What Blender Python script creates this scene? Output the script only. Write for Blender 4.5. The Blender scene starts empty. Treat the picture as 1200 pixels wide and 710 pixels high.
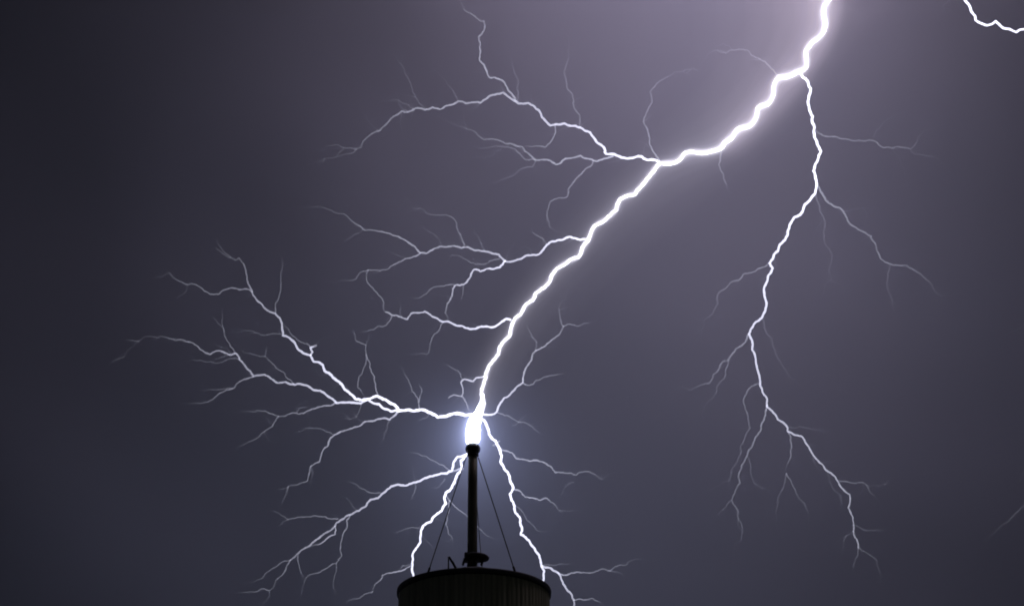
import bpy, bmesh, math, random
from mathutils import Vector, Matrix

random.seed(7)
S = bpy.context.scene
COL = S.collection

# ------------------------------------------------------------------ camera
F_PX, W_PX, H_PX = 3460.0, 1200.0, 710.0        # focal length in photo pixels
CAM = Vector((0.0, -110.0, 1.6))
RIM_EL = math.radians(17.5)
RIM_Z = CAM.z + 110.0 * math.tan(RIM_EL)        # height of the tower's rim
M_PX = 0.0333                                   # metres per photo pixel at the tower

def basis(pitch, yaw):
    f = Vector((math.sin(yaw) * math.cos(pitch), math.cos(yaw) * math.cos(pitch), math.sin(pitch)))
    r = Vector((math.cos(yaw), -math.sin(yaw), 0.0))
    return f, r, r.cross(f)

def project(p, b):
    d = p - CAM
    z = d.dot(b[0])
    return W_PX / 2 + F_PX * d.dot(b[1]) / z, H_PX / 2 - F_PX * d.dot(b[2]) / z

pitch, yaw = math.radians(23.0), math.radians(0.8)
for _ in range(30):
    u, v = project(Vector((0, 0, RIM_Z)), basis(pitch, yaw))
    yaw -= (555.5 - u) / F_PX
    pitch += (692.0 - v) / F_PX
B = basis(pitch, yaw)

cam_d = bpy.data.cameras.new("camera")
cam = bpy.data.objects.new("camera", cam_d)
COL.objects.link(cam)
cam.matrix_world = Matrix(((B[1].x, B[2].x, -B[0].x, CAM.x), (B[1].y, B[2].y, -B[0].y, CAM.y),
                           (B[1].z, B[2].z, -B[0].z, CAM.z), (0, 0, 0, 1)))
cam_d.sensor_width = 36.0
cam_d.lens = 36.0 * F_PX / W_PX
cam_d.clip_start, cam_d.clip_end = 0.5, 6000.0
S.camera = cam

def at(px, py, y):
    """point on the vertical plane Y = y seen at photo pixel (px, py)"""
    d = B[0] * F_PX + B[1] * (px - W_PX / 2) + B[2] * (H_PX / 2 - py)
    return CAM + d * ((y - CAM.y) / d.y)

# ------------------------------------------------------------------ night sky, exposure
TOWN_GLOW = (0.031, 0.031, 0.026)
w = bpy.data.worlds.new("World")
S.world = w
w.use_nodes = True
nt = w.node_tree
bg = nt.nodes["Background"]
tc = nt.nodes.new("ShaderNodeTexCoord")
ns = nt.nodes.new("ShaderNodeTexNoise")
ns.inputs["Scale"].default_value = 5.0
ns.inputs["Detail"].default_value = 3.0
rp = nt.nodes.new("ShaderNodeValToRGB")
rp.color_ramp.elements[0].position, rp.color_ramp.elements[1].position = 0.25, 0.8
rp.color_ramp.elements[0].color = (0.0060, 0.0080, 0.0150, 1)
rp.color_ramp.elements[1].color = (0.0090, 0.0110, 0.0190, 1)
nt.links.new(tc.outputs["Generated"], ns.inputs["Vector"])
nt.links.new(ns.outputs["Fac"], rp.inputs["Fac"])
# town light glowing low in the sky all round, warm and strongest on the right
sx = nt.nodes.new("ShaderNodeSeparateXYZ")
nt.links.new(tc.outputs["Generated"], sx.inputs[0])
low = nt.nodes.new("ShaderNodeMapRange")
low.inputs["From Min"].default_value, low.inputs["From Max"].default_value = 0.35, 0.0
nt.links.new(sx.outputs["Z"], low.inputs["Value"])
side = nt.nodes.new("ShaderNodeMapRange")
side.inputs["From Min"].default_value, side.inputs["From Max"].default_value = -0.9, 0.9
side.inputs["To Min"].default_value, side.inputs["To Max"].default_value = 0.15, 1.4
nt.links.new(sx.outputs["X"], side.inputs["Value"])
mu = nt.nodes.new("ShaderNodeMath")
mu.operation = "MULTIPLY"
nt.links.new(low.outputs[0], mu.inputs[0])
nt.links.new(side.outputs[0], mu.inputs[1])
sc_ = nt.nodes.new("ShaderNodeVectorMath")
sc_.operation = "SCALE"
sc_.inputs[0].default_value = TOWN_GLOW
nt.links.new(mu.outputs[0], sc_.inputs["Scale"])
ad = nt.nodes.new("ShaderNodeVectorMath")
ad.operation = "ADD"
nt.links.new(rp.outputs["Color"], ad.inputs[0])
nt.links.new(sc_.outputs[0], ad.inputs[1])
nt.links.new(ad.outputs[0], bg.inputs["Color"])
bg.inputs["Strength"].default_value = 1.0

S.view_settings.view_transform = "Standard"
S.view_settings.look = "None"
S.view_settings.exposure = 0.0
S.view_settings.gamma = 1.0
S.view_settings.use_curve_mapping = False
S.render.engine = "CYCLES"
cy = S.cycles
cy.use_denoising = True
cy.denoising_prefilter = "ACCURATE"
cy.pixel_filter_type = "BLACKMAN_HARRIS"
cy.filter_width = 1.85
cy.use_adaptive_sampling = False
cy.max_bounces = 3
cy.diffuse_bounces = 1
cy.volume_bounces = 0
cy.transparent_max_bounces = 48
cy.sample_clamp_indirect = 2.0
cy.sample_clamp_direct = 2.5

HAZE_DENSITY = 0.0
CLOUD_DISTANCE = 15.0
CHANNEL_POWER = 3.8
UPPER_FILL_POWER = 132.0
FLASH_POWER = 10.0

# ------------------------------------------------------------------ helpers
def tag(o, label=None, cat=None, group=None, kind=None):
    for k, v in (("label", label), ("category", cat), ("group", group), ("kind", kind)):
        if v:
            o[k] = v
    return o

def empty(name, loc, label, cat, group=None):
    o = bpy.data.objects.new(name, None)
    o.location = loc
    o.empty_display_size = 0.3
    COL.objects.link(o)
    return tag(o, label, cat, group)

def link(name, bm, mat, parent=None, smooth=False, loc=None):
    me = bpy.data.meshes.new(name)
    bmesh.ops.recalc_face_normals(bm, faces=bm.faces)
    bm.to_mesh(me)
    bm.free()
    if smooth:
        for p in me.polygons:
            p.use_smooth = True
    me.materials.append(mat)
    o = bpy.data.objects.new(name, me)
    COL.objects.link(o)
    if parent:
        o.parent = parent
    if loc:
        o.location = loc
    return o

def pbr(name, c1, c2, scale, rough, metal=0.0, stretch=(1, 1, 1), bump=0.0):
    m = bpy.data.materials.new(name)
    m.use_nodes = True
    t = m.node_tree
    p = t.nodes["Principled BSDF"]
    co = t.nodes.new("ShaderNodeTexCoord")
    mp = t.nodes.new("ShaderNodeMapping")
    mp.inputs["Scale"].default_value = stretch
    n = t.nodes.new("ShaderNodeTexNoise")
    n.inputs["Scale"].default_value = scale
    n.inputs["Detail"].default_value = 6
    r = t.nodes.new("ShaderNodeValToRGB")
    r.color_ramp.elements[0].position, r.color_ramp.elements[1].position = 0.3, 0.7
    r.color_ramp.elements[0].color, r.color_ramp.elements[1].color = (*c1, 1), (*c2, 1)
    t.links.new(co.outputs["Object"], mp.inputs["Vector"])
    t.links.new(mp.outputs["Vector"], n.inputs["Vector"])
    t.links.new(n.outputs["Fac"], r.inputs["Fac"])
    t.links.new(r.outputs["Color"], p.inputs["Base Color"])
    p.inputs["Roughness"].default_value = rough
    p.inputs["Metallic"].default_value = metal
    if bump:
        b = t.nodes.new("ShaderNodeBump")
        b.inputs["Strength"].default_value = bump
        b.inputs["Distance"].default_value = 0.02
        t.links.new(n.outputs["Fac"], b.inputs["Height"])
        t.links.new(b.outputs["Normal"], p.inputs["Normal"])
    return m

def lathe(prof, n=96, ribs=None):
    """surface of revolution about Z; prof = [(r, z)...]; ribs(angle) adds to the radius"""
    bm = bmesh.new()
    rings = []
    for r, z in prof:
        if r < 1e-6:
            rings.append([bm.verts.new((0, 0, z))])
        else:
            rings.append([bm.verts.new(((r + (ribs(k) if ribs else 0)) * math.cos(2 * math.pi * k / n),
                                        (r + (ribs(k) if ribs else 0)) * math.sin(2 * math.pi * k / n), z)) for k in range(n)])
    for a, b in zip(rings, rings[1:]):
        for k in range(n):
            q = [a[k % len(a)], a[(k + 1) % len(a)], b[(k + 1) % len(b)], b[k % len(b)]]
            q = list(dict.fromkeys(q))
            if len(q) > 2:
                bm.faces.new(q)
    for end in (rings[0], rings[-1]):
        if len(end) > 2:
            bm.faces.new(end)
    return bm

def add_tube(bm, pts, rad, n=8, attr=None, lay=None):
    """closed tube with mitred rings; attr = one number per point stored in lay"""
    up = Vector((0.3, 1, 0.2)).normalized()
    rings = []
    for i, p in enumerate(pts):
        a = (pts[i] - pts[i - 1]).normalized() if i else None
        b = (pts[i + 1] - pts[i]).normalized() if i < len(pts) - 1 else None
        t = (a + b) if a and b else (a or b)
        if t.length < 1e-5:
            t = b
        t = t.normalized()
        s = t.cross(up)
        if s.length < 1e-4:
            s = t.cross(Vector((1, 0, 0)))
        s.normalize()
        q = s.cross(t)
        ring = []
        for k in range(n):
            g = 2 * math.pi * k / n
            v = bm.verts.new(p + (s * math.cos(g) + q * math.sin(g)) * rad[i])
            if lay is not None:
                v[lay] = attr[i]
            ring.append(v)
        rings.append(ring)
    for a, b in zip(rings, rings[1:]):
        for k in range(n):
            bm.faces.new((a[k], a[(k + 1) % n], b[(k + 1) % n], b[k]))
    bm.faces.new(rings[0][::-1])
    bm.faces.new(rings[-1])

def add_box(bm, c, s, rot=None):
    m = Matrix.Translation(c) @ (rot if rot else Matrix.Identity(4)) @ Matrix.Diagonal((*s, 1))
    r = bmesh.ops.create_cube(bm, size=1.0, matrix=m)
    return r["verts"]

# ------------------------------------------------------------------ ground
bm = bmesh.new()
bmesh.ops.create_grid(bm, x_segments=40, y_segments=40, size=3000)
ground = link("ground", bm, pbr("night_grass", (0.03, 0.045, 0.02), (0.07, 0.075, 0.04), 0.3, 0.95))
tag(ground, kind="structure")

# ------------------------------------------------------------------ storm sky: lumpy rain-cloud wall curving overhead, lit by the bolt
from mathutils import noise
cm = pbr("storm_cloud", (0.54, 0.62, 0.77), (0.62, 0.68, 0.83), 0.03, 1.0)
cm.node_tree.nodes["Principled BSDF"].inputs["Specular IOR Level"].default_value = 0.0
bm = bmesh.new()
NU, NV = 170, 150
KNOTS = [(CLOUD_DISTANCE + 1, -3), (CLOUD_DISTANCE, 30), (CLOUD_DISTANCE, 50), (CLOUD_DISTANCE - 0.7, 58), (CLOUD_DISTANCE - 3, 66), (CLOUD_DISTANCE - 8, 73),
         (-6, 79), (-40, 85), (-90, 89), (-140, 92)]
def wall_y(z):
    for (y0, z0), (y1, z1) in zip(KNOTS, KNOTS[1:]):
        if z <= z1:
            return y0 + (y1 - y0) * (z - z0) / (z1 - z0)
    return KNOTS[-1][0]
cum = [0.0]
for p, q in zip(KNOTS, KNOTS[1:]):
    cum.append(cum[-1] + math.hypot(q[0] - p[0], q[1] - p[1]))
prof = []
for j in range(NV + 1):
    s_ = cum[-1] * j / NV
    k = max(i for i in range(len(KNOTS) - 1) if cum[i] <= s_ + 1e-9)
    f = (s_ - cum[k]) / (cum[k + 1] - cum[k])
    prof.append((KNOTS[k][0] + (KNOTS[k + 1][0] - KNOTS[k][0]) * f, KNOTS[k][1] + (KNOTS[k + 1][1] - KNOTS[k][1]) * f))
for _ in range(4):
    prof = [prof[0]] + [((p[0] + 2 * q[0] + r[0]) / 4, (p[1] + 2 * q[1] + r[1]) / 4) for p, q, r in zip(prof, prof[1:], prof[2:])] + [prof[-1]]
grid = []
for j, (yy, zz) in enumerate(prof):
    row = []
    for i in range(NU + 1):
        xx = -150 + 300 * i / NU
        k = 0.9 * noise.noise(Vector((xx + 31, yy, zz)) / 22.0) + 0.35 * noise.noise(Vector((xx, yy + 50, zz)) / 7.0)
        row.append(bm.verts.new((xx, yy + k - xx * xx * 0.0015, zz)))
    grid.append(row)
for a, b in zip(grid, grid[1:]):
    for i in range(NU):
        bm.faces.new((a[i], a[i + 1], b[i + 1], b[i]))
sky = link("sky", bm, cm, None, True)
tag(sky, kind="structure")

# ------------------------------------------------------------------ tower (round ribbed tank)
TOWER = Vector((0, 0, 0))
R = 2.965
cladding = pbr("weathered_cladding", (0.30, 0.30, 0.19), (0.60, 0.58, 0.40), 5.0, 0.75, stretch=(1, 1, 0.04), bump=0.2)
roofing = pbr("dark_roof_felt", (0.04, 0.04, 0.045), (0.08, 0.08, 0.085), 5, 0.9)
rim_mat = pbr("rim_steel", (0.05, 0.05, 0.05), (0.09, 0.09, 0.085), 4, 0.7, 0.3)
tower = empty("round_tower", (0, 0, 0), "dark round tower clad in vertical ribbed boards, carrying the mast on its roof", "tower")
NR = 88
prof_rib = [0.0, 0.0, 0.022, 0.03, 0.03, 0.022]
link("wall", lathe([(R - 0.06, 0.0), (R - 0.06, RIM_Z - 0.24)], NR * 6, lambda k: prof_rib[k % 6]), cladding, tower)
link("rim", lathe([(R - 0.04, RIM_Z - 0.238), (R + 0.012, RIM_Z - 0.23), (R + 0.03, RIM_Z - 0.20), (R + 0.04, RIM_Z - 0.06),
                   (R + 0.03, RIM_Z - 0.015), (R - 0.01, RIM_Z), (R - 0.2, RIM_Z + 0.005)], 128), rim_mat, tower, True)
APEX = 1.03
def roof_z(r):
    return RIM_Z + 0.008 + APEX * (1 - r / (R - 0.2))
link("roof", lathe([(R - 0.2, RIM_Z + 0.008), (0.7, roof_z(0.7)), (0.0, roof_z(0.0) - 0.12)], 96), roofing, tower, True)

# ------------------------------------------------------------------ mast
mast_mat = pbr("mast_steel", (0.11, 0.105, 0.07), (0.2, 0.19, 0.13), 3, 0.55, 0.4, stretch=(1, 1, 0.3))
dark_metal = pbr("dark_metal", (0.03, 0.03, 0.032), (0.06, 0.06, 0.06), 6, 0.6, 0.5)
def z_of(py, y=0.0):
    return at(554, py, y).z
MX = at(553.7, 600, 0).x
Z_BALL, Z_BASE = z_of(526), z_of(662)
mast = empty("lightning_mast", (MX, 0, Z_BASE), "dark steel mast with a ball on top, struck by the bolt, on the tower roof", "mast")
def zl(py):
    return z_of(py) - Z_BASE
link("pole", lathe([(0.20, zl(664)), (0.195, zl(640)), (0.188, zl(560)), (0.183, zl(531))], 32), mast_mat, mast, True)
rb = 0.30
ball = [(0.0, zl(526) - 0.262)] + [(rb * math.cos(a), zl(526) + 0.265 * math.sin(a)) for a in [math.radians(x) for x in range(-70, 90, 14)]] + [(0.0, zl(526) + 0.262)]
link("finial", lathe(ball, 40), dark_metal, mast, True)
link("collar", lathe([(0.185, zl(534.5)), (0.235, zl(534)), (0.235, zl(532.2)), (0.185, zl(531.6))], 32), dark_metal, mast, True)
bm = bmesh.new()
add_box(bm, (-0.06, 0, zl(653)), (0.50, 0.5, 0.30))
bmesh.ops.bevel(bm, geom=bm.edges[:], offset=0.025, segments=2, affect="EDGES")
link("base_block", bm, dark_metal, mast)
plate = link("base_plate", lathe([(0.0, -0.09), (0.36, -0.10), (0.46, -0.05), (0.485, 0.02), (0.42, 0.08), (0.2, 0.115), (0, 0.12)], 48), dark_metal, mast, True)
plate.location = (0.185, -0.05, zl(653.2))
plate.rotation_euler = (0, math.radians(5), 0)
for sx, x0 in ((-1, -0.30), (1, 0.42), (1, 0.1)):
    bm = bmesh.new()
    add_tube(bm, [Vector((x0, -0.18, zl(656))), Vector((x0 + sx * -0.0 - 0.06, -0.26, zl(664)))], [0.045, 0.05], 8)
    link("foot", bm, dark_metal, mast)
bm = bmesh.new()
add_tube(bm, [Vector((0.30, -0.2, zl(657))), Vector((0.36, -0.24, zl(659.5))), Vector((0.20, -0.24, zl(661)))], [0.03, 0.04, 0.03], 8)
link("cable_gland", bm, dark_metal, mast)

# ------------------------------------------------------------------ guy wires, each a thing with turnbuckle and anchor
wire_mat = pbr("galvanised_wire", (0.06, 0.06, 0.065), (0.1, 0.1, 0.11), 8, 0.5, 0.6)
for lab, top, low in (
        ("taut guy wire from the mast head down to the left edge of the roof", (546, 536), (500.5, -0.95)),
        ("taut guy wire from the mast head down to the right edge of the roof", (560.5, 536), (604.5, -0.95)),
        ("guy wire behind the mast, only its lower end seen beside the mast foot", (554.5, 534), (567.5, 1.9))):
    wr = 0.021 if low[1] < 0 else 0.014
    a = at(top[0], top[1], 0.0)
    x = at(low[0], 668, low[1]).x
    b = Vector((x, low[1], roof_z(math.hypot(x, low[1])) + 0.03))
    g = empty("guy_wire", b, lab, "guy wire", "guy wires bracing the mast")
    bm = bmesh.new()
    add_tube(bm, [Vector((0, 0, 0)), a - b], [wr, wr], 8)
    link("cable", bm, wire_mat, g)
    d = (a - b).normalized()
    bm = bmesh.new()
    add_tube(bm, [d * 0.10, d * 0.14, d * 0.34, d * 0.38], [0.02, 0.045, 0.045, 0.02], 8)
    link("turnbuckle", bm, dark_metal, g)
    bm = bmesh.new()
    add_tube(bm, [Vector((0, 0, -0.1)), Vector((0, 0, 0.02))], [0.08, 0.06], 10)
    link("anchor", bm, dark_metal, g)

# small roof bracket left of the mast
p = at(525.5, 664, -1.2)
br = empty("roof_bracket", (p.x, -1.2, p.z), "small dark angled bracket standing on the roof edge left of the mast foot", "bracket")
h = at(525.5, 653, -1.2).z - p.z
bm = bmesh.new()
add_tube(bm, [Vector((0, 0, -0.15)), Vector((0, 0, h))], [0.03, 0.03], 8)
link("post", bm, dark_metal, br)
bm = bmesh.new()
add_tube(bm, [Vector((-0.03, 0.0, h)), Vector((0.03, 0, h + 0.01)), Vector((0.17, 0, h * 0.45)), Vector((0.32, 0, -0.12))], [0.03, 0.05, 0.05, 0.045], 8)
link("strut", bm, dark_metal, br)

# ------------------------------------------------------------------ lightning
def plasma(name, tint, power, sample):
    """thin glowing gas: light adds to what is behind it; brightness comes from the current in each stretch"""
    m = bpy.data.materials.new(name)
    m.use_nodes = True
    t = m.node_tree
    t.nodes.clear()
    out = t.nodes.new("ShaderNodeOutputMaterial")
    add = t.nodes.new("ShaderNodeAddShader")
    tr = t.nodes.new("ShaderNodeBsdfTransparent")
    em = t.nodes.new("ShaderNodeEmission")
    at_ = t.nodes.new("ShaderNodeAttribute")
    at_.attribute_name = "current"
    mul = t.nodes.new("ShaderNodeMath")
    mul.operation = "MULTIPLY"
    mul.inputs[1].default_value = power * 0.5
    em.inputs["Color"].default_value = (*tint, 1)
    t.links.new(at_.outputs["Fac"], mul.inputs[0])
    t.links.new(mul.outputs[0], em.inputs["Strength"])
    t.links.new(tr.outputs[0], add.inputs[0])
    t.links.new(em.outputs[0], add.inputs[1])
    t.links.new(add.outputs[0], out.inputs["Surface"])
    m.cycles.emission_sampling = "FRONT_BACK" if sample else "NONE"
    return m

CORE = plasma("channel_plasma", (0.85, 0.90, 1.0), CHANNEL_POWER, True)
UPPER_FILL = plasma("upper_fill_plasma", (1.0, 0.75, 0.88), UPPER_FILL_POWER, True)  # unseen emitter above the view, power set to brighten the upper sky
FLASH = plasma("flash_plasma", (0.78, 0.85, 1.0), FLASH_POWER, True)
BRANCH = plasma("branch_plasma", (0.80, 0.81, 1.0), 1.0, False)

TILE = {"A": (300, 0), "B": (600, 0), "C": (900, 0), "D": (0, 178), "E": (300, 178), "F": (600, 178), "G": (900, 178),
        "H": (0, 356), "I": (300, 356), "J": (600, 356), "K": (900, 356), "L": (200, 532), "M": (500, 532), "N": (800, 532), "O": (900, 532)}
def parse(s):
    out, o = [], (0, 0)
    for tok in s.split():
        if tok in TILE:
            o = TILE[tok]
        else:
            x, y = tok.split(",")
            out.append((o[0] + float(x) / 3.99, o[1] + float(y) / 3.99))
    return out

TIP = (554.0, 505.0)
def sstep(a, b, x):
    t = max(0.0, min(1.0, (x - a) / (b - a)))
    return t * t * (3 - 2 * t)
def depth(px, py, extra):
    d = math.hypot(px - TIP[0], py - TIP[1])
    amp = min(5.0, 0.012 * d)
    y = amp * (math.sin(px * 0.013 + 1.1) * 0.6 + math.sin(py * 0.017 + px * 0.006) * 0.5) + extra
    y = (0.6 + y) * sstep(8, 70, d)
    y += 4.5 * sstep(545, 655, py) * sstep(220, 120, abs(px - 556))
    if py > 560 and abs(px - 555) < 120:
        y = max(y, 0.7)
    if py > 640 and 455 < px < 655:
        y = max(y, 4.2)
    return min(y, 9.0, wall_y(at(px, py, 0).z) - 2.0) if py > 0 else min(y, 6.0)

def refine(pts, rough):
    """one or two rounds of midpoint displacement so that no stretch is ruler-straight"""
    for lev in range(3):
        out = [pts[0]]
        for a, b in zip(pts, pts[1:]):
            L = math.hypot(b[0] - a[0], b[1] - a[1])
            if L > (5.0 if lev == 0 else 2.6):
                k = random.uniform(-1, 1) * rough * min(L, 14)
                out.append(((a[0] + b[0]) / 2 - (b[1] - a[1]) / L * k, (a[1] + b[1]) / 2 + (b[0] - a[0]) / L * k))
            out.append(b)
        pts = out
    return pts

def stroke(name, spec, mat, parent, origin, n=8, rough=0.08, tilt=0.0, taper=True):
    w0, w1, e0, e1, s = spec
    pts = refine(parse(s), rough)
    ln = [0.0]
    for a, b in zip(pts, pts[1:]):
        ln.append(ln[-1] + math.hypot(b[0] - a[0], b[1] - a[1]))
    T = ln[-1]
    P, Rr, E = [], [], []
    for (x, y), l in zip(pts, ln):
        f = l / T
        ex = tilt * l * M_PX
        P.append(at(x, y, depth(x, y, ex)) - origin)
        wd = (w0 + (w1 - w0) * f) * random.uniform(0.78, 1.2)
        e = e0 * (e1 / e0) ** f if e1 > 0 else e0 * (1 - f)
        if taper:
            e *= 1 - sstep(0.6, 1.0, f) * 0.88
        e = min(e, 1.9)
        if wd > 2.2:
            wd = 2.2 + (wd - 2.2) * 0.65
        elif wd < 1.9:
            wd *= 0.88
        if e < 0.3:
            e *= 1.45 if e > 0.1 else 1.8
        Rr.append(0.5 * wd * M_PX)
        E.append(e)
    bm = bmesh.new()
    lay = bm.verts.layers.float.new("current")
    add_tube(bm, P, Rr, n, E, lay)
    return link(name, bm, mat, parent)

# origin of the struck bolt = tip of the mast
O1 = Vector((MX, 0, z_of(519)))
bolt = empty("lightning_bolt", O1, "bright main lightning bolt striking the mast tip, with many branches on both sides", "lightning")

MAIN_UP_FILL = "C -1900,-560 -1500,-620 -1250,-520 -900,-560 -600,-480 -350,-500 -140,-420 -40,-360 20,-290 70,-230 160,-180 170,-130 250,-90 262,-40 288,0"  # unseen run above the view, its leftward stretch added to light the upper sky
MAIN = ("C 288,0 285,5 262,25 258,70 270,105 258,155 235,180 205,198 175,240 182,310 170,328 140,335 105,355 85,362 50,360 38,375 25,410 28,430 15,470 0,490 "
        "B 1165,495 1148,505 1145,545 1128,575 1108,595 1070,597 1045,615 1030,645 990,668 985,690 955,703 920,712 F 870,5 835,-2 805,8 785,38 765,50 700,52 "
        "680,62 650,105 610,155 585,180 575,200 540,205 505,220 492,245 490,272 440,315 385,345 372,370 358,415 330,445 325,470 310,495 265,510 210,545 185,575 180,600 150,635 110,660 98,695 65,712 "
        "J 50,30 40,50 10,75 I 1197,95 1190,140 1140,200 1135,235 1105,270 1085,300 1075,345 1055,400 1055,430 1065,470 1058,500 1040,525 1020,560")
chan = stroke("channel", (3.8, 4.6, 1.9, 0.28, MAIN), CORE, bolt, O1, 10, 0.13, taper=False)
stroke("channel", (4.2, 4.2, 0.035, 1.6, MAIN_UP_FILL), UPPER_FILL, bolt, O1, 10, 0.09, taper=False)

def halo_glow(name, tint, strength):  # self-emitting volume that stands in for light scattered round the bolt
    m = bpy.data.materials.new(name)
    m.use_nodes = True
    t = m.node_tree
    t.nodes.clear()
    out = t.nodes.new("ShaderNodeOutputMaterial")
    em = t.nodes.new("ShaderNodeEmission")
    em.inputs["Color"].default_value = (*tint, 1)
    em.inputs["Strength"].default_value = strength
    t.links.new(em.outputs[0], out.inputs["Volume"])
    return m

def smooth(pts, step, rounds):
    """resample evenly and relax, so that a wide tube round the path does not fold into itself"""
    out, acc = [pts[0]], 0.0
    for a, b in zip(pts, pts[1:]):
        L = math.hypot(b[0] - a[0], b[1] - a[1])
        n = max(1, int(L))
        for k in range(1, n + 1):
            p = (a[0] + (b[0] - a[0]) * k / n, a[1] + (b[1] - a[1]) * k / n)
            if math.hypot(p[0] - out[-1][0], p[1] - out[-1][1]) >= step:
                out.append(p)
    out.append(pts[-1])
    for _ in range(rounds):
        out = [out[0]] + [((a[0] + 2 * b[0] + c[0]) / 4, (a[1] + 2 * b[1] + c[1]) / 4) for a, b, c in zip(out, out[1:], out[2:])] + [out[-1]]
    return out

def painted_halo(path, shells, tint, parent, origin, ends=(1.0, 1.0)):
    """painted halo round a channel: nested self-glowing sheaths imitate scattered light, brightest at the core"""
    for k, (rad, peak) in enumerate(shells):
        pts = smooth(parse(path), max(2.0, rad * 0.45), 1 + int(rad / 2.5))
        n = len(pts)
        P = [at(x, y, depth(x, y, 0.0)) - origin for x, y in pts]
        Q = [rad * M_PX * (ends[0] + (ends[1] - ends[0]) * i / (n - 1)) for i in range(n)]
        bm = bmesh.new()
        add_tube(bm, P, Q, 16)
        o = link("painted_halo", bm, halo_glow("halo_glow", tint, peak / (2 * rad * M_PX)), parent)
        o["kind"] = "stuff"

HALO_ON = True
if HALO_ON:
    painted_halo("C 262,-40 " + MAIN, [(3.6, 0.6), (5.2, 0.35), (7.5, 0.17), (11.0, 0.085), (17.0, 0.048), (27.0, 0.032), (44.0, 0.026), (70.0, 0.02)], (0.88, 0.84, 1.0), chan, O1, (1.0, 0.55))
    painted_halo("C 150,-260 250,-90 288,0 285,5 262,25 258,70 270,105 258,155 235,180 205,198 175,240 182,310 170,328 140,335 105,355 50,360 25,410 0,490 B 1145,545 1108,595 1030,645 985,690",
           [(22.0, 0.05), (33.0, 0.042), (48.0, 0.04), (68.0, 0.032), (92.0, 0.025), (122.0, 0.02)], (1.0, 0.80, 0.97), chan, O1, (1.25, 0.35))  # wide pink glow put in round the upper channel
# the flash where the channel meets the mast: an uneven swelling of the channel
bm = bmesh.new()
lay = bm.verts.layers.float.new("current")
fl = [(554, 519.5, 13), (553.6, 517.5, 16), (554.3, 513, 17.5), (553.8, 508, 17), (554.8, 503, 17.5), (554.6, 498, 15), (556.5, 493.5, 15.5), (557.5, 489, 12), (561, 484, 10), (562.5, 478, 7.5), (565, 471, 5), (565.5, 462, 3.5)]
add_tube(bm, [at(x, y, depth(x, y, 0)) - O1 for x, y, _ in fl], [0.5 * q * M_PX for _, _, q in fl], 24, [1.0] * len(fl), lay)
flash = link("flash", bm, FLASH, bolt, True)

# bluish halo round the strike point: bloom put in as self-glowing shells
if HALO_ON:
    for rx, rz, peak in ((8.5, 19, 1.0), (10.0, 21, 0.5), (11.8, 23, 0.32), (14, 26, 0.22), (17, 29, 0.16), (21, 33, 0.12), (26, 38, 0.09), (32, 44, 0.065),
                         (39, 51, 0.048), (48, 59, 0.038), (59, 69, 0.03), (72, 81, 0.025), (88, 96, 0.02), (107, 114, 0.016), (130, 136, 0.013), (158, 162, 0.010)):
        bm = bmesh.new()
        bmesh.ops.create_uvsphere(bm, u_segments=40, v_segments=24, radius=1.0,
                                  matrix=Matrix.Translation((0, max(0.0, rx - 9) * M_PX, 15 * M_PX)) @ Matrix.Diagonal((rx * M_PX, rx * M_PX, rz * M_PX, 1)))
        o = link("painted_halo", bm, halo_glow("tip_halo_glow", (0.50, 0.58, 1.0), peak / (2 * rx * M_PX)), flash)
        o["kind"] = "stuff"

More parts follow.
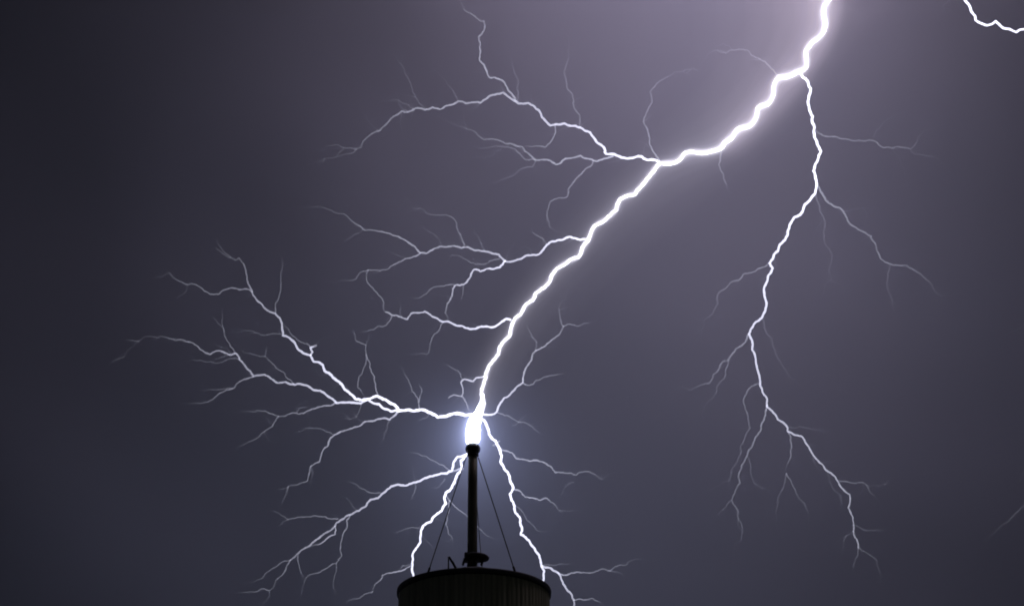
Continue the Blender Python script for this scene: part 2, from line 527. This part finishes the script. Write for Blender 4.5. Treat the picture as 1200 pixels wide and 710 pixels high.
# branches: (w0, w1, e0, e1, path), each with its own branchlets
BR = [
 # right-hand descending branch
 ((4.2, 1.7, 3.0, 0.3, "C 150,335 163,362 185,380 200,415 190,460 193,510 208,545 206,570 217,600 217,640 230,675 248,708 G 232,40 213,90 222,125 228,150 222,190 200,220 170,250 150,295 125,305 100,350 93,385 55,435 45,465 28,480 8,520 22,545 3,575 -4,605 F 1178,640 1185,690 J 1190,0 1180,40 1168,65 1130,95 1108,140 1125,185 1122,215 1138,250 1145,295 1158,345 1160,380 1185,430 1193,445 1192,480 K 20,500 45,540 75,558 92,580 90,595 120,610 155,618 180,655 212,708 N 640,40 670,75 695,88 720,120 755,170 782,188 783,210 773,250 795,290 800,345 798,360 815,400 822,440"), [
  (1.8, 1.3, .16, .05, "C 225,612 260,635 330,645 365,650 395,660 425,655 455,660 490,658 515,675 535,690 560,688 580,695 605,685 640,690 665,698 680,685 700,645 725,620 770,605 815,587"),
  (1.4, 1.2, .045, .02, "C 495,640 520,600 560,560 600,537 650,525"),
  (1.4, 1.2, .025, .012, "C 580,690 G 600,10 615,40 635,75 640,120 655,155"),
  (1.5, 1.2, .04, .02, "C 665,700 G 685,12 740,18 790,30 840,40"),
  (2.3, 1.3, .22, .04, "G 228,150 240,170 258,205 270,228 300,248 335,260 352,278 370,310 380,335 420,362 460,383 485,392 480,402 500,425 510,465 525,498 545,515 570,522 605,530 645,528 680,550 715,570 745,600 770,635 787,662 840,672 870,665 905,660 945,685"),
  (1.6, 1.2, .05, .02, "G 355,278 400,268 440,262 500,268"),
  (1.5, 1.2, .06, .012, "G 570,525 558,570 560,650 578,690 K 582,10 590,100"),
  (1.7, 1.3, .07, .025, "G 222,190 235,235 242,280 262,315 268,340 260,375 265,430 290,460 305,482 295,520 285,560 295,595 310,610 350,632 375,640 385,690"),
  (1.3, 1.1, .03, .015, "G 295,598 265,625 250,690"),
  (2.0, 1.3, .15, .03, "G 8,520 F 1150,545 1120,565 1080,572 1060,600 1020,610 975,650 960,670 962,700 J 965,0 940,45 900,75 893,110 850,150 830,170"),
  (2.1, 1.3, .2, .03, "J 1108,140 1098,165 1080,188 1045,210 1030,235 1005,265 985,270 970,300 940,330 925,370 885,378 840,405 800,385 775,400 740,450"),
  (1.6, 1.2, .08, .02, "J 1012,262 998,310 992,350 960,380 940,440 905,470 890,510 895,540 905,570"),
  (1.8, 1.3, .09, .025, "J 1160,370 1140,375 1105,400 1085,440 1085,470 1100,510 1105,545 1115,580 1090,620 1070,660 1065,708 N 235,60 225,100 215,125 165,148 110,168 80,210 35,250"),
  (2.2, 1.3, .2, .025, "J 1192,470 1180,530 1165,585 1140,620 1125,660 1100,708 N 275,55 260,105 270,135 245,180 228,215 250,250 260,300 280,360 270,405 245,420 240,480 225,560"),
  (1.4, 1.2, .05, .02, "N 225,218 190,255 140,300"),
  (1.5, 1.2, .05, .02, "N 298,5 312,30 318,90 335,135 405,165 430,200"),
  (1.5, 1.2, .06, .015, "J 1168,65 1178,90 1190,140 K 0,145 20,160 25,200 45,255 75,300 100,340 140,370 200,430"),
  (2.0, 1.4, .12, .06, "K 95,595 105,640 108,708 N 488,45 485,90"),
  (1.6, 1.2, .06, .02, "N 485,90 470,160 445,215 435,270 435,330 455,360"),
  (1.6, 1.2, .08, .02, "N 485,90 515,150 555,215 588,275 595,360"),
  (1.5, 1.2, .05, .015, "K 90,575 150,570 210,590 260,605 310,620"),
  (1.7, 1.2, .09, .03, "N 720,122 770,128 810,135 840,130 860,145 890,190 930,245"),
  (1.4, 1.2, .03, .012, "N 860,145 940,140 990,158"),
  (1.4, 1.2, .04, .02, "N 675,80 690,120 705,165 740,190 748,250"),
  (1.5, 1.2, .05, .02, "N 800,330 840,348 890,357 965,357"),
  (1.5, 1.2, .05, .012, "N 798,358 765,380 750,420 745,470 745,510"),
  (1.5, 1.2, .06, .02, "N 820,432 820,470 800,510 780,560"),
  (1.5, 1.2, .06, .012, "N 820,432 860,460 905,492 915,530 925,600 930,650"),
 ]),
 # upper left branch
 ((3.4, 1.5, 2.0, 0.07, "F 690,46 630,38 605,22 550,30 515,28 480,12 440,10 432,0 B 438,708 430,690 405,672 385,648 365,620 320,597 275,590 245,578 210,582 180,588 165,575 140,550 128,520 100,495 75,482 30,485 5,468 A 1170,445 1155,433 1105,445 1085,455 1050,482 985,485 945,475 910,492 860,512 825,502 790,515 745,507 710,525 680,520 630,555 600,590 580,612 530,635 500,660 492,690 470,697 410,692 E 375,25 320,30 260,55 210,80"), [
  (2.2, 1.6, .38, .1, "B 20,475 0,440 A 1160,385 1135,370 1095,365 1080,335 1045,285 1050,240 1048,200 1040,175 1068,140 1068,98 1045,98 1015,72 975,50 965,25 950,-10 940,-60"),
  (1.5, 1.2, .09, .025, "B 22,478 22,410 30,380 15,350 5,315 0,290 5,240"),
  (1.6, 1.3, .11, .05, "B 318,597 318,540 285,485 283,440 255,405 248,360 255,300 262,240 268,180 235,145"),
  (1.5, 1.2, .05, .025, "A 800,510 760,480 745,455 725,400 700,350 675,300 655,265 620,250 580,250"),
  (1.4, 1.2, .06, .015, "A 735,510 715,492 655,468 540,475"),
  (1.4, 1.2, .05, .012, "A 945,475 910,410 885,375 840,330 800,300"),
  (1.8, 1.4, .18, .12, "B 203,585 200,630 180,665 155,690 100,685 45,683"),
 ]),
 # second left strand under it
 ((2.3, 1.5, .55, .05, "F 474,20 430,32 395,45 370,35 320,18 285,28 250,32 205,60 180,42 110,38 90,20 65,0 B 60,708 50,688 0,675 A 1150,662 1110,650 1065,655 1045,640 1025,615 985,605 940,590 900,570 845,540"), [
  (1.6, 1.3, .15, .03, "F 110,40 65,38 45,20 25,0 B 10,695 A 1150,685 1100,688 1050,695 990,680"),
  (1.5, 1.2, .09, .02, "F 112,42 95,72 50,75 25,95 0,115 E 1070,160"),
  (1.4, 1.2, .04, .015, "A 1150,690 E 1120,0 1100,20 1000,30 950,25"),
  (1.8, 1.5, .17, .09, "F 380,42 365,70 330,95 295,130 280,155 262,175 258,210 220,215 180,232 168,270 165,305 180,355 215,375 260,392"),
 ]),
 # curls above the bend
 ((1.8, 1.3, .22, .06, "F 690,44 660,0 B 645,680 645,650 630,600 613,570 628,530 655,480 645,430 690,380 760,337 800,335 830,352 850,390"), [
  (1.3, 1.2, .05, .03, "B 815,342 850,320 885,345")]),
 ((1.7, 1.2, .2, .04, "C 48,358 0,305 B 1160,278 1120,260 1100,235 1020,235 1000,250 975,245 960,235 930,245 900,280 870,310"), [
  (1.3, 1.2, .04, .03, "B 1030,235 1015,215 985,205 945,215")]),
 ((1.6, 1.2, .2, .08, "F 978,0 975,20 965,60 975,85 990,105 990,130 1005,155 1018,195"), []),
 # third left branch
 ((2.9, 1.3, 1.5, .06, "F 352,408 320,412 300,405 270,397 235,412 175,425 155,445 128,478 95,482 60,488 35,502 0,512 E 1165,510 1135,480 1105,475 1070,465 1020,460 990,445 960,450 925,440 860,442 825,458 795,475 770,472 740,440 700,415 665,395 620,380 585,372 510,368 470,338 440,315 415,290 360,280 320,262 295,250 260,260 200,260 140,265"), [
  (1.9, 1.3, .24, .04, "E 770,472 700,500 655,522 615,550 580,557 525,552 480,572 470,592 400,600 330,612"),
  (1.6, 1.5, .1, .12, "E 525,552 515,580 525,615 555,650 590,685 598,708 I 600,35 635,52"),
  (2.4, 1.8, 1.1, .3, "E 1165,510 1140,540 1110,548 1075,548 1050,560 1020,550 1005,570 990,600 970,620 935,622 920,640 912,680 895,708 I 885,40 897,82"),
  (1.6, 1.2, .16, .05, "E 930,625 880,628 815,642 795,665 745,685 700,678"),
  (1.4, 1.2, .1, .04, "E 970,622 968,660 955,700"),
  (1.5, 1.2, .12, .03, "E 1140,500 1110,505 1080,520 1045,525 1000,515 960,490 915,483 905,500 860,555"),
  (1.6, 1.2, .14, .03, "E 970,448 960,400 945,375 940,335 915,305 885,292 840,297 800,290 765,262 735,265 715,220 690,205"),
  (1.4, 1.2, .05, .02, "E 870,442 855,405 810,375 760,330"),
  (1.4, 1.2, .07, .03, "E 1068,462 1045,410 1020,380 1022,340"),
  (1.4, 1.2, .06, .02, "E 700,498 680,490 600,455"),
  (1.4, 1.2, .06, .02, "E 500,362 430,405 400,440"),
  (1.5, 1.2, .13, .05, "F 160,440 158,425 125,395 95,375 95,345"),
 ]),
 # fourth left branch
 ((2.8, 1.8, 1.6, .35, "I 1190,75 1165,72 1135,95 1100,110 1040,110 1000,118 960,103 930,98 900,83 870,83 840,65 790,35 765,42 725,45 708,72 680,62 635,52 605,38"), [
  (1.6, 1.2, .15, .05, "I 637,55 610,100 570,103 550,122 500,130 470,140"),
  (1.6, 1.2, .16, .03, "I 875,85 860,115 830,145 815,195 800,235 690,235"),
 ]),
 # left branch at the tip, upper strand
 ((4.4, 1.5, 4.0, .22, "I 1020,520 985,520 960,515 925,512 890,525 850,530 815,508 790,497 765,495 735,500 670,498 640,468 605,447 565,430 520,445 465,445 440,420 415,400 400,375 360,345 340,322 320,312 312,285 290,272 270,270 255,240 215,225 195,210 175,175 155,158 125,148 122,115 110,65 90,45 65,38 30,5 E 0,688 D 1180,655 1155,600 1150,565 1140,525 1118,495 1100,508 1080,495 1010,450"), [
  (1.8, 1.3, .16, .04, "D 1180,655 1150,640 1085,635 1025,665 975,660 940,635 895,615 870,620 830,600 795,565 720,590 680,605"),
  (1.3, 1.2, .03, .015, "D 878,622 850,670 800,690"),
  (2.0, 3.0, .6, 1.0, "I 255,240 265,225 255,205 278,196 282,194"),
  (1.4, 1.2, .12, .04, "I 255,200 215,180 190,165 150,115 112,70"),
  (1.6, 1.2, .12, .03, "I 92,45 90,0 E 110,665 115,600 125,520 100,450"),
  (1.5, 1.3, .22, .1, "I 570,430 560,380 555,340 540,320 535,280 515,235 515,190 530,140"),
  (1.4, 1.2, .13, .05, "I 515,195 470,175 465,145 440,115"),
  (1.5, 1.3, .1, .14, "I 515,235 500,310 480,345 475,390 515,442"),
  (1.6, 1.2, .2, .05, "I 762,496 760,450 730,410 710,350 690,310 675,285"),
  (1.5, 1.2, .16, .06, "I 763,460 775,400 755,360"),
  (1.4, 1.2, .1, .04, "I 810,510 800,530 755,555"),
 ]),
 # left branch at the tip, lower strand
 ((3.0, 1.4, 1.6, .09, "I 675,500 630,502 600,490 575,468 545,462 525,447 490,465 430,460 375,462 350,440 300,405 265,400 235,380 180,378 140,365 105,370 75,352 40,330 0,335 H 1185,338 1150,295 1120,260 1105,232 1075,238 1045,225 1010,220 985,235 955,225 920,195 885,178 855,168 820,172 790,162 755,150 735,160 690,150 650,175 610,205"), [
  (1.3, 1.1, .02, .012, "H 610,205 580,250 520,270 490,300"),
  (1.5, 1.2, .11, .03, "H 1100,232 1060,170 1048,130 1040,50 1035,0"),
  (1.3, 1.2, .04, .02, "H 1050,130 1035,105 985,50"),
  (1.8, 1.3, .18, .03, "H 1185,340 1130,358 1105,375 1090,395 1030,415 985,450 920,462 835,470"),
  (1.4, 1.2, .07, .02, "H 1090,395 1000,402 930,402"),
  (1.4, 1.2, .06, .02, "H 1120,262 1060,262 1015,278 960,270 900,262 840,290"),
  (1.3, 1.2, .04, .015, "H 1080,236 1060,205 1000,185 960,182"),
  (1.5, 1.2, .1, .03, "I 178,376 130,320 95,300 60,265 40,245 0,240 H 1140,230 1115,190 1085,185"),
  (1.3, 1.2, .06, .03, "I 42,245 55,190"),
  (1.4, 1.2, .07, .02, "I 122,143 50,145 0,135 H 1140,125 1060,125"),
  (1.9, 1.3, .26, .05, "I 375,462 340,475 285,485 240,500 200,515 150,515 105,525 80,515 40,500 0,497 H 1197,505 1085,505"),
  (1.6, 1.2, .12, .03, "I 105,525 80,565 40,595 0,630 H 1150,652 1115,665 1090,700"),
  (1.3, 1.2, .06, .03, "I 190,508 200,490 260,480"),
  (1.4, 1.2, .07, .02, "I 490,468 485,495 470,530 440,540 380,540"),
 ]),
 # third strand below
 ((2.2, 1.4, .7, .07, "I 668,502 650,520 625,540 590,535 555,545 510,550 480,572 420,590 370,610 345,630 335,665 315,680 305,708 L 695,35 655,55 640,125 600,138 550,150 548,185 525,215 515,260"), [
  (1.4, 1.2, .05, .02, "L 552,150 490,168"),
  (1.4, 1.2, .08, .02, "I 365,612 345,600 310,585 250,578 190,600 150,615"),
  (1.4, 1.2, .07, .02, "I 625,540 620,550 600,600 590,640 570,665"),
 ]),
 # loop left of the channel above the tip
 ((2.2, 1.6, .9, .35, "I 1068,338 1030,345 1015,362 975,352 958,368 968,400 962,432 925,425 900,440"), [
  (1.6, 1.4, .22, .3, "I 963,432 985,470 1000,500"),
  (1.4, 1.2, .12, .04, "I 968,355 960,345 945,310 870,280")]),
 # right branch at the tip
 ((2.4, 1.4, 1.4, .08, "I 1050,515 1100,518 1125,505 1140,470 1160,440 1197,412 J 20,390 50,368 55,330 75,285 92,260 95,235 105,225 150,200 180,175 220,145 240,105 225,70 220,30 222,0 F 250,690 255,660 265,640"), [
  (1.6, 1.2, .14, .04, "J 238,108 260,95 300,103 340,90 400,78"),
  (1.7, 1.2, .22, .05, "J 50,368 60,376 100,375 110,358 150,342 270,322"),
  (1.4, 1.2, .08, .05, "J 110,222 115,180 90,140 50,80"),
  (1.5, 1.2, .18, .04, "I 1128,505 1197,535 J 40,552 80,565 110,590 180,620"),
  (1.4, 1.2, .06, .03, "J 0,570 40,540 95,505"),
 ]),
 # lower right branch past the mast
 ((3.5, 2.6, 2.6, 1.0, "I 1050,528 1066,545 1080,570 1090,610 1120,640 1135,670 1148,708 M 345,35 380,85 388,115 405,155 390,185 405,225 410,255 435,295 445,340 440,375 480,405 500,435 525,470 535,515 550,545 545,590 550,640"), [
  (2.6, 2.2, .8, .45, "M 538,520 575,530 605,548 630,585 650,625 680,660 690,708 690,760"),
  (1.8, 1.2, .3, .03, "M 610,552 650,565 705,550 760,555 800,545 825,535 860,545 880,525 925,520 975,488 1010,490 1070,495"),
  (1.4, 1.2, .06, .02, "M 845,545 880,550 910,555 935,580"),
  (1.6, 1.3, .22, .08, "M 686,682 740,680 775,672 830,698"),
  (1.4, 1.2, .1, .03, "M 540,522 560,515 620,512 690,512"),
  (2.0, 1.3, .5, .06, "I 1137,672 1160,685 1197,695 M 420,20 480,32 500,28 555,42 600,85 650,88 700,97 740,80 770,88 820,118 850,95 915,88"),
  (1.9, 1.4, .45, .12, "M 404,160 440,175 460,200 500,205 530,215 560,205 600,235 630,272 640,275"),
  (1.3, 1.2, .05, .02, "M 620,262 640,262 720,265"),
  (1.3, 1.2, .05, .02, "M 690,130 640,165 605,210"),
  (1.4, 1.2, .12, .03, "M 407,225 440,260 470,310 510,350 600,365"),
  (1.5, 1.4, .5, .3, "I 1140,640 1120,655 1105,662 1120,668"),
 ]),
 # lower left branch beside the mast
 ((3.4, 2.6, 2.4, 1.2, "M 195,-5 182,8 160,30 165,65 140,100 130,130 118,155 90,180 82,205 90,230 70,265 35,290 20,315 0,322 L 1180,335 1170,370 1168,410 1145,445 1130,475 1130,510 1135,565 1140,620"), [
  (2.0, 1.4, .35, .1, "L 1127,520 1060,548 990,565 980,590 950,620 945,665"),
  (1.5, 1.2, .12, .04, "L 947,640 900,660 840,680 810,705"),
  (1.4, 1.2, .12, .08, "L 1127,510 1085,520 1065,545"),
  (1.3, 1.2, .12, .03, "L 1175,345 1110,345 1030,385"),
  (1.6, 1.2, .25, .07, "M 90,185 105,215 120,230 150,260 190,290 245,345 290,385 340,400"),
  (1.5, 1.2, .25, .1, "M 108,215 95,290 90,330 100,370 120,390 118,430"),
 ]),
 # long lower left branch
 ((3.0, 1.5, 1.8, .12, "M 195,0 180,4 145,12 125,40 120,75 95,90 40,98 0,110 L 1150,130 1105,145 1060,142 1030,150 990,185 970,205 935,212 910,245 880,265 840,282 800,305 775,320 760,345 720,370 680,400 645,430 600,460 580,480 560,495 540,525 525,560 490,590 480,625 460,640 465,660 440,690 425,720"), [
  (2.2, 1.8, .8, .6, "M 163,62 140,75 118,84"),
  (1.8, 1.5, .3, .25, "L 768,335 768,375 720,405 650,430"),
  (1.7, 1.3, .2, .05, "L 838,285 822,310 825,345 805,375 795,425 800,470 775,510 700,550 660,560 630,580 615,630 600,690"),
  (1.4, 1.2, .07, .03, "L 773,512 760,600 780,670"),
  (1.5, 1.2, .1, .04, "L 595,470 605,540 622,600"),
  (1.5, 1.2, .1, .03, "L 562,492 510,510 460,545 430,580 330,610"),
  (1.5, 1.2, .1, .03, "L 462,638 420,630 300,652"),
  (1.6, 1.2, .16, .05, "L 782,302 720,290 670,287 610,292 550,305 505,275 440,245"),
  (1.3, 1.2, .05, .02, "L 552,303 490,340"),
  (1.5, 1.2, .12, .03, "L 990,182 920,175 880,155 840,130 800,125"),
  (1.4, 1.2, .12, .03, "L 1142,135 1140,180 1110,225"),
  (1.5, 1.2, .2, .08, "M 118,84 100,70 50,40 0,10 I 700,690"),
  (1.4, 1.2, .08, .04, "M 85,115 60,150 20,155"),
 ]),
]
# hair-thin threads budding from the branches, too many to count
threads = bmesh.new()
thread_lay = threads.verts.layers.float.new("current")
rng = random.Random(21)
def add_threads(path, e_here, every):
    pts = parse(path)
    for a, b in zip(pts, pts[1:]):
        if rng.random() > every or not (0 < a[1] < 640) or math.hypot(a[0] - 554, a[1] - 560) < 60:
            continue
        g = math.atan2(b[1] - a[1], b[0] - a[0]) + rng.choice((-1, 1)) * rng.uniform(0.4, 1.1)
        q, ex, path_ = list(a), 0.0, []
        n_ = rng.randint(4, 9)
        for k in range(n_ + 1):
            path_.append(at(q[0], q[1], depth(q[0], q[1], ex)) - O1)
            g += rng.uniform(-0.55, 0.55)
            st = rng.uniform(2.0, 5.0)
            q = [q[0] + math.cos(g) * st, q[1] + math.sin(g) * st]
            ex += rng.uniform(-0.05, 0.05)
        e_ = rng.uniform(0.5, 1.0) * e_here
        add_tube(threads, path_, [0.5 * M_PX * (1.3 - 0.5 * k / n_) for k in range(n_ + 1)], 5, [e_ * (1 - 0.85 * k / n_) for k in range(n_ + 1)], thread_lay)
for spec, subs in BR:
    add_threads(spec[4], 0.12, 0.16)
    for s in subs:
        add_threads(s[4], 0.06, 0.13)
tag(link("filaments", threads, BRANCH, bolt), kind="stuff")

for spec, subs in BR:
    b = stroke("branch", spec, BRANCH, bolt, O1, 8, 0.10, random.uniform(-0.25, 0.35), taper=spec[3] < 0.3)
    for s in subs:
        stroke("branchlet", s, BRANCH, b, O1, 6, 0.13, random.uniform(-0.4, 0.5))

# separate bolt in the top right corner
O2 = at(1130, 0, 3)
b2 = empty("lightning_bolt", O2, "short bright zigzag bolt alone in the top right corner of the sky", "lightning")
stroke("channel", (3.6, 3.0, 2.6, 2.0, "C 860,-220 890,-120 900,-30 920,0 940,25 950,55 968,75 970,95 1000,112 1025,120 1045,115 1065,100 1080,115 1100,133 1130,138 1160,152 1180,140 1230,130 1300,165"), BRANCH, b2, O2, 8, 0.06, taper=False)
stroke("branchlet", (1.4, 1.2, .06, .03, "C 895,-50 850,0 820,25 830,75"), BRANCH, b2, O2, 6, 0.08)
# faint far bolt at the right edge
O3 = at(1200, 592, 6)
b3 = empty("lightning_bolt", O3, "very faint bolt tip reaching in from the right edge of the sky, low down", "lightning")
stroke("channel", (1.6, 1.2, .05, .02, "O 1300,150 1240,205 1197,240 1150,285 1130,310 1090,330 1055,360 1000,430"), BRANCH, b3, O3, 6, 0.08)
stroke("branchlet", (1.3, 1.2, .03, .02, "O 1215,50 1190,90 1175,140"), BRANCH, b3, O3, 6, 0.08)
O4 = at(1200, 380, 6)
b4 = empty("lightning_bolt", O4, "very faint thread of lightning at the right edge of the sky, halfway up", "lightning")
stroke("channel", (1.4, 1.2, .04, .015, "K 1260,70 1197,95 1140,130 1080,150"), BRANCH, b4, O4, 6, 0.08)

if HAZE_DENSITY > 0:
    # ------------------------------------------------------------------ rain-wet air lit by the bolt
    bm = bmesh.new()
    bmesh.ops.create_cube(bm, size=1.0, matrix=Matrix.Translation((0, 40, 64)) @ Matrix.Diagonal((520, 380, 130, 1)))
    hm = bpy.data.materials.new("haze")
    hm.use_nodes = True
    hm.cycles.volume_sampling = "EQUIANGULAR"
    t = hm.node_tree
    t.nodes.clear()
    out = t.nodes.new("ShaderNodeOutputMaterial")
    pv = t.nodes.new("ShaderNodeVolumePrincipled")
    pv.inputs["Color"].default_value = (0.9, 0.9, 0.92, 1)
    pv.inputs["Density"].default_value = HAZE_DENSITY
    pv.inputs["Anisotropy"].default_value = 0.0
    t.links.new(pv.outputs[0], out.inputs["Volume"])
    haze = link("haze", bm, hm)
    tag(haze, kind="stuff")
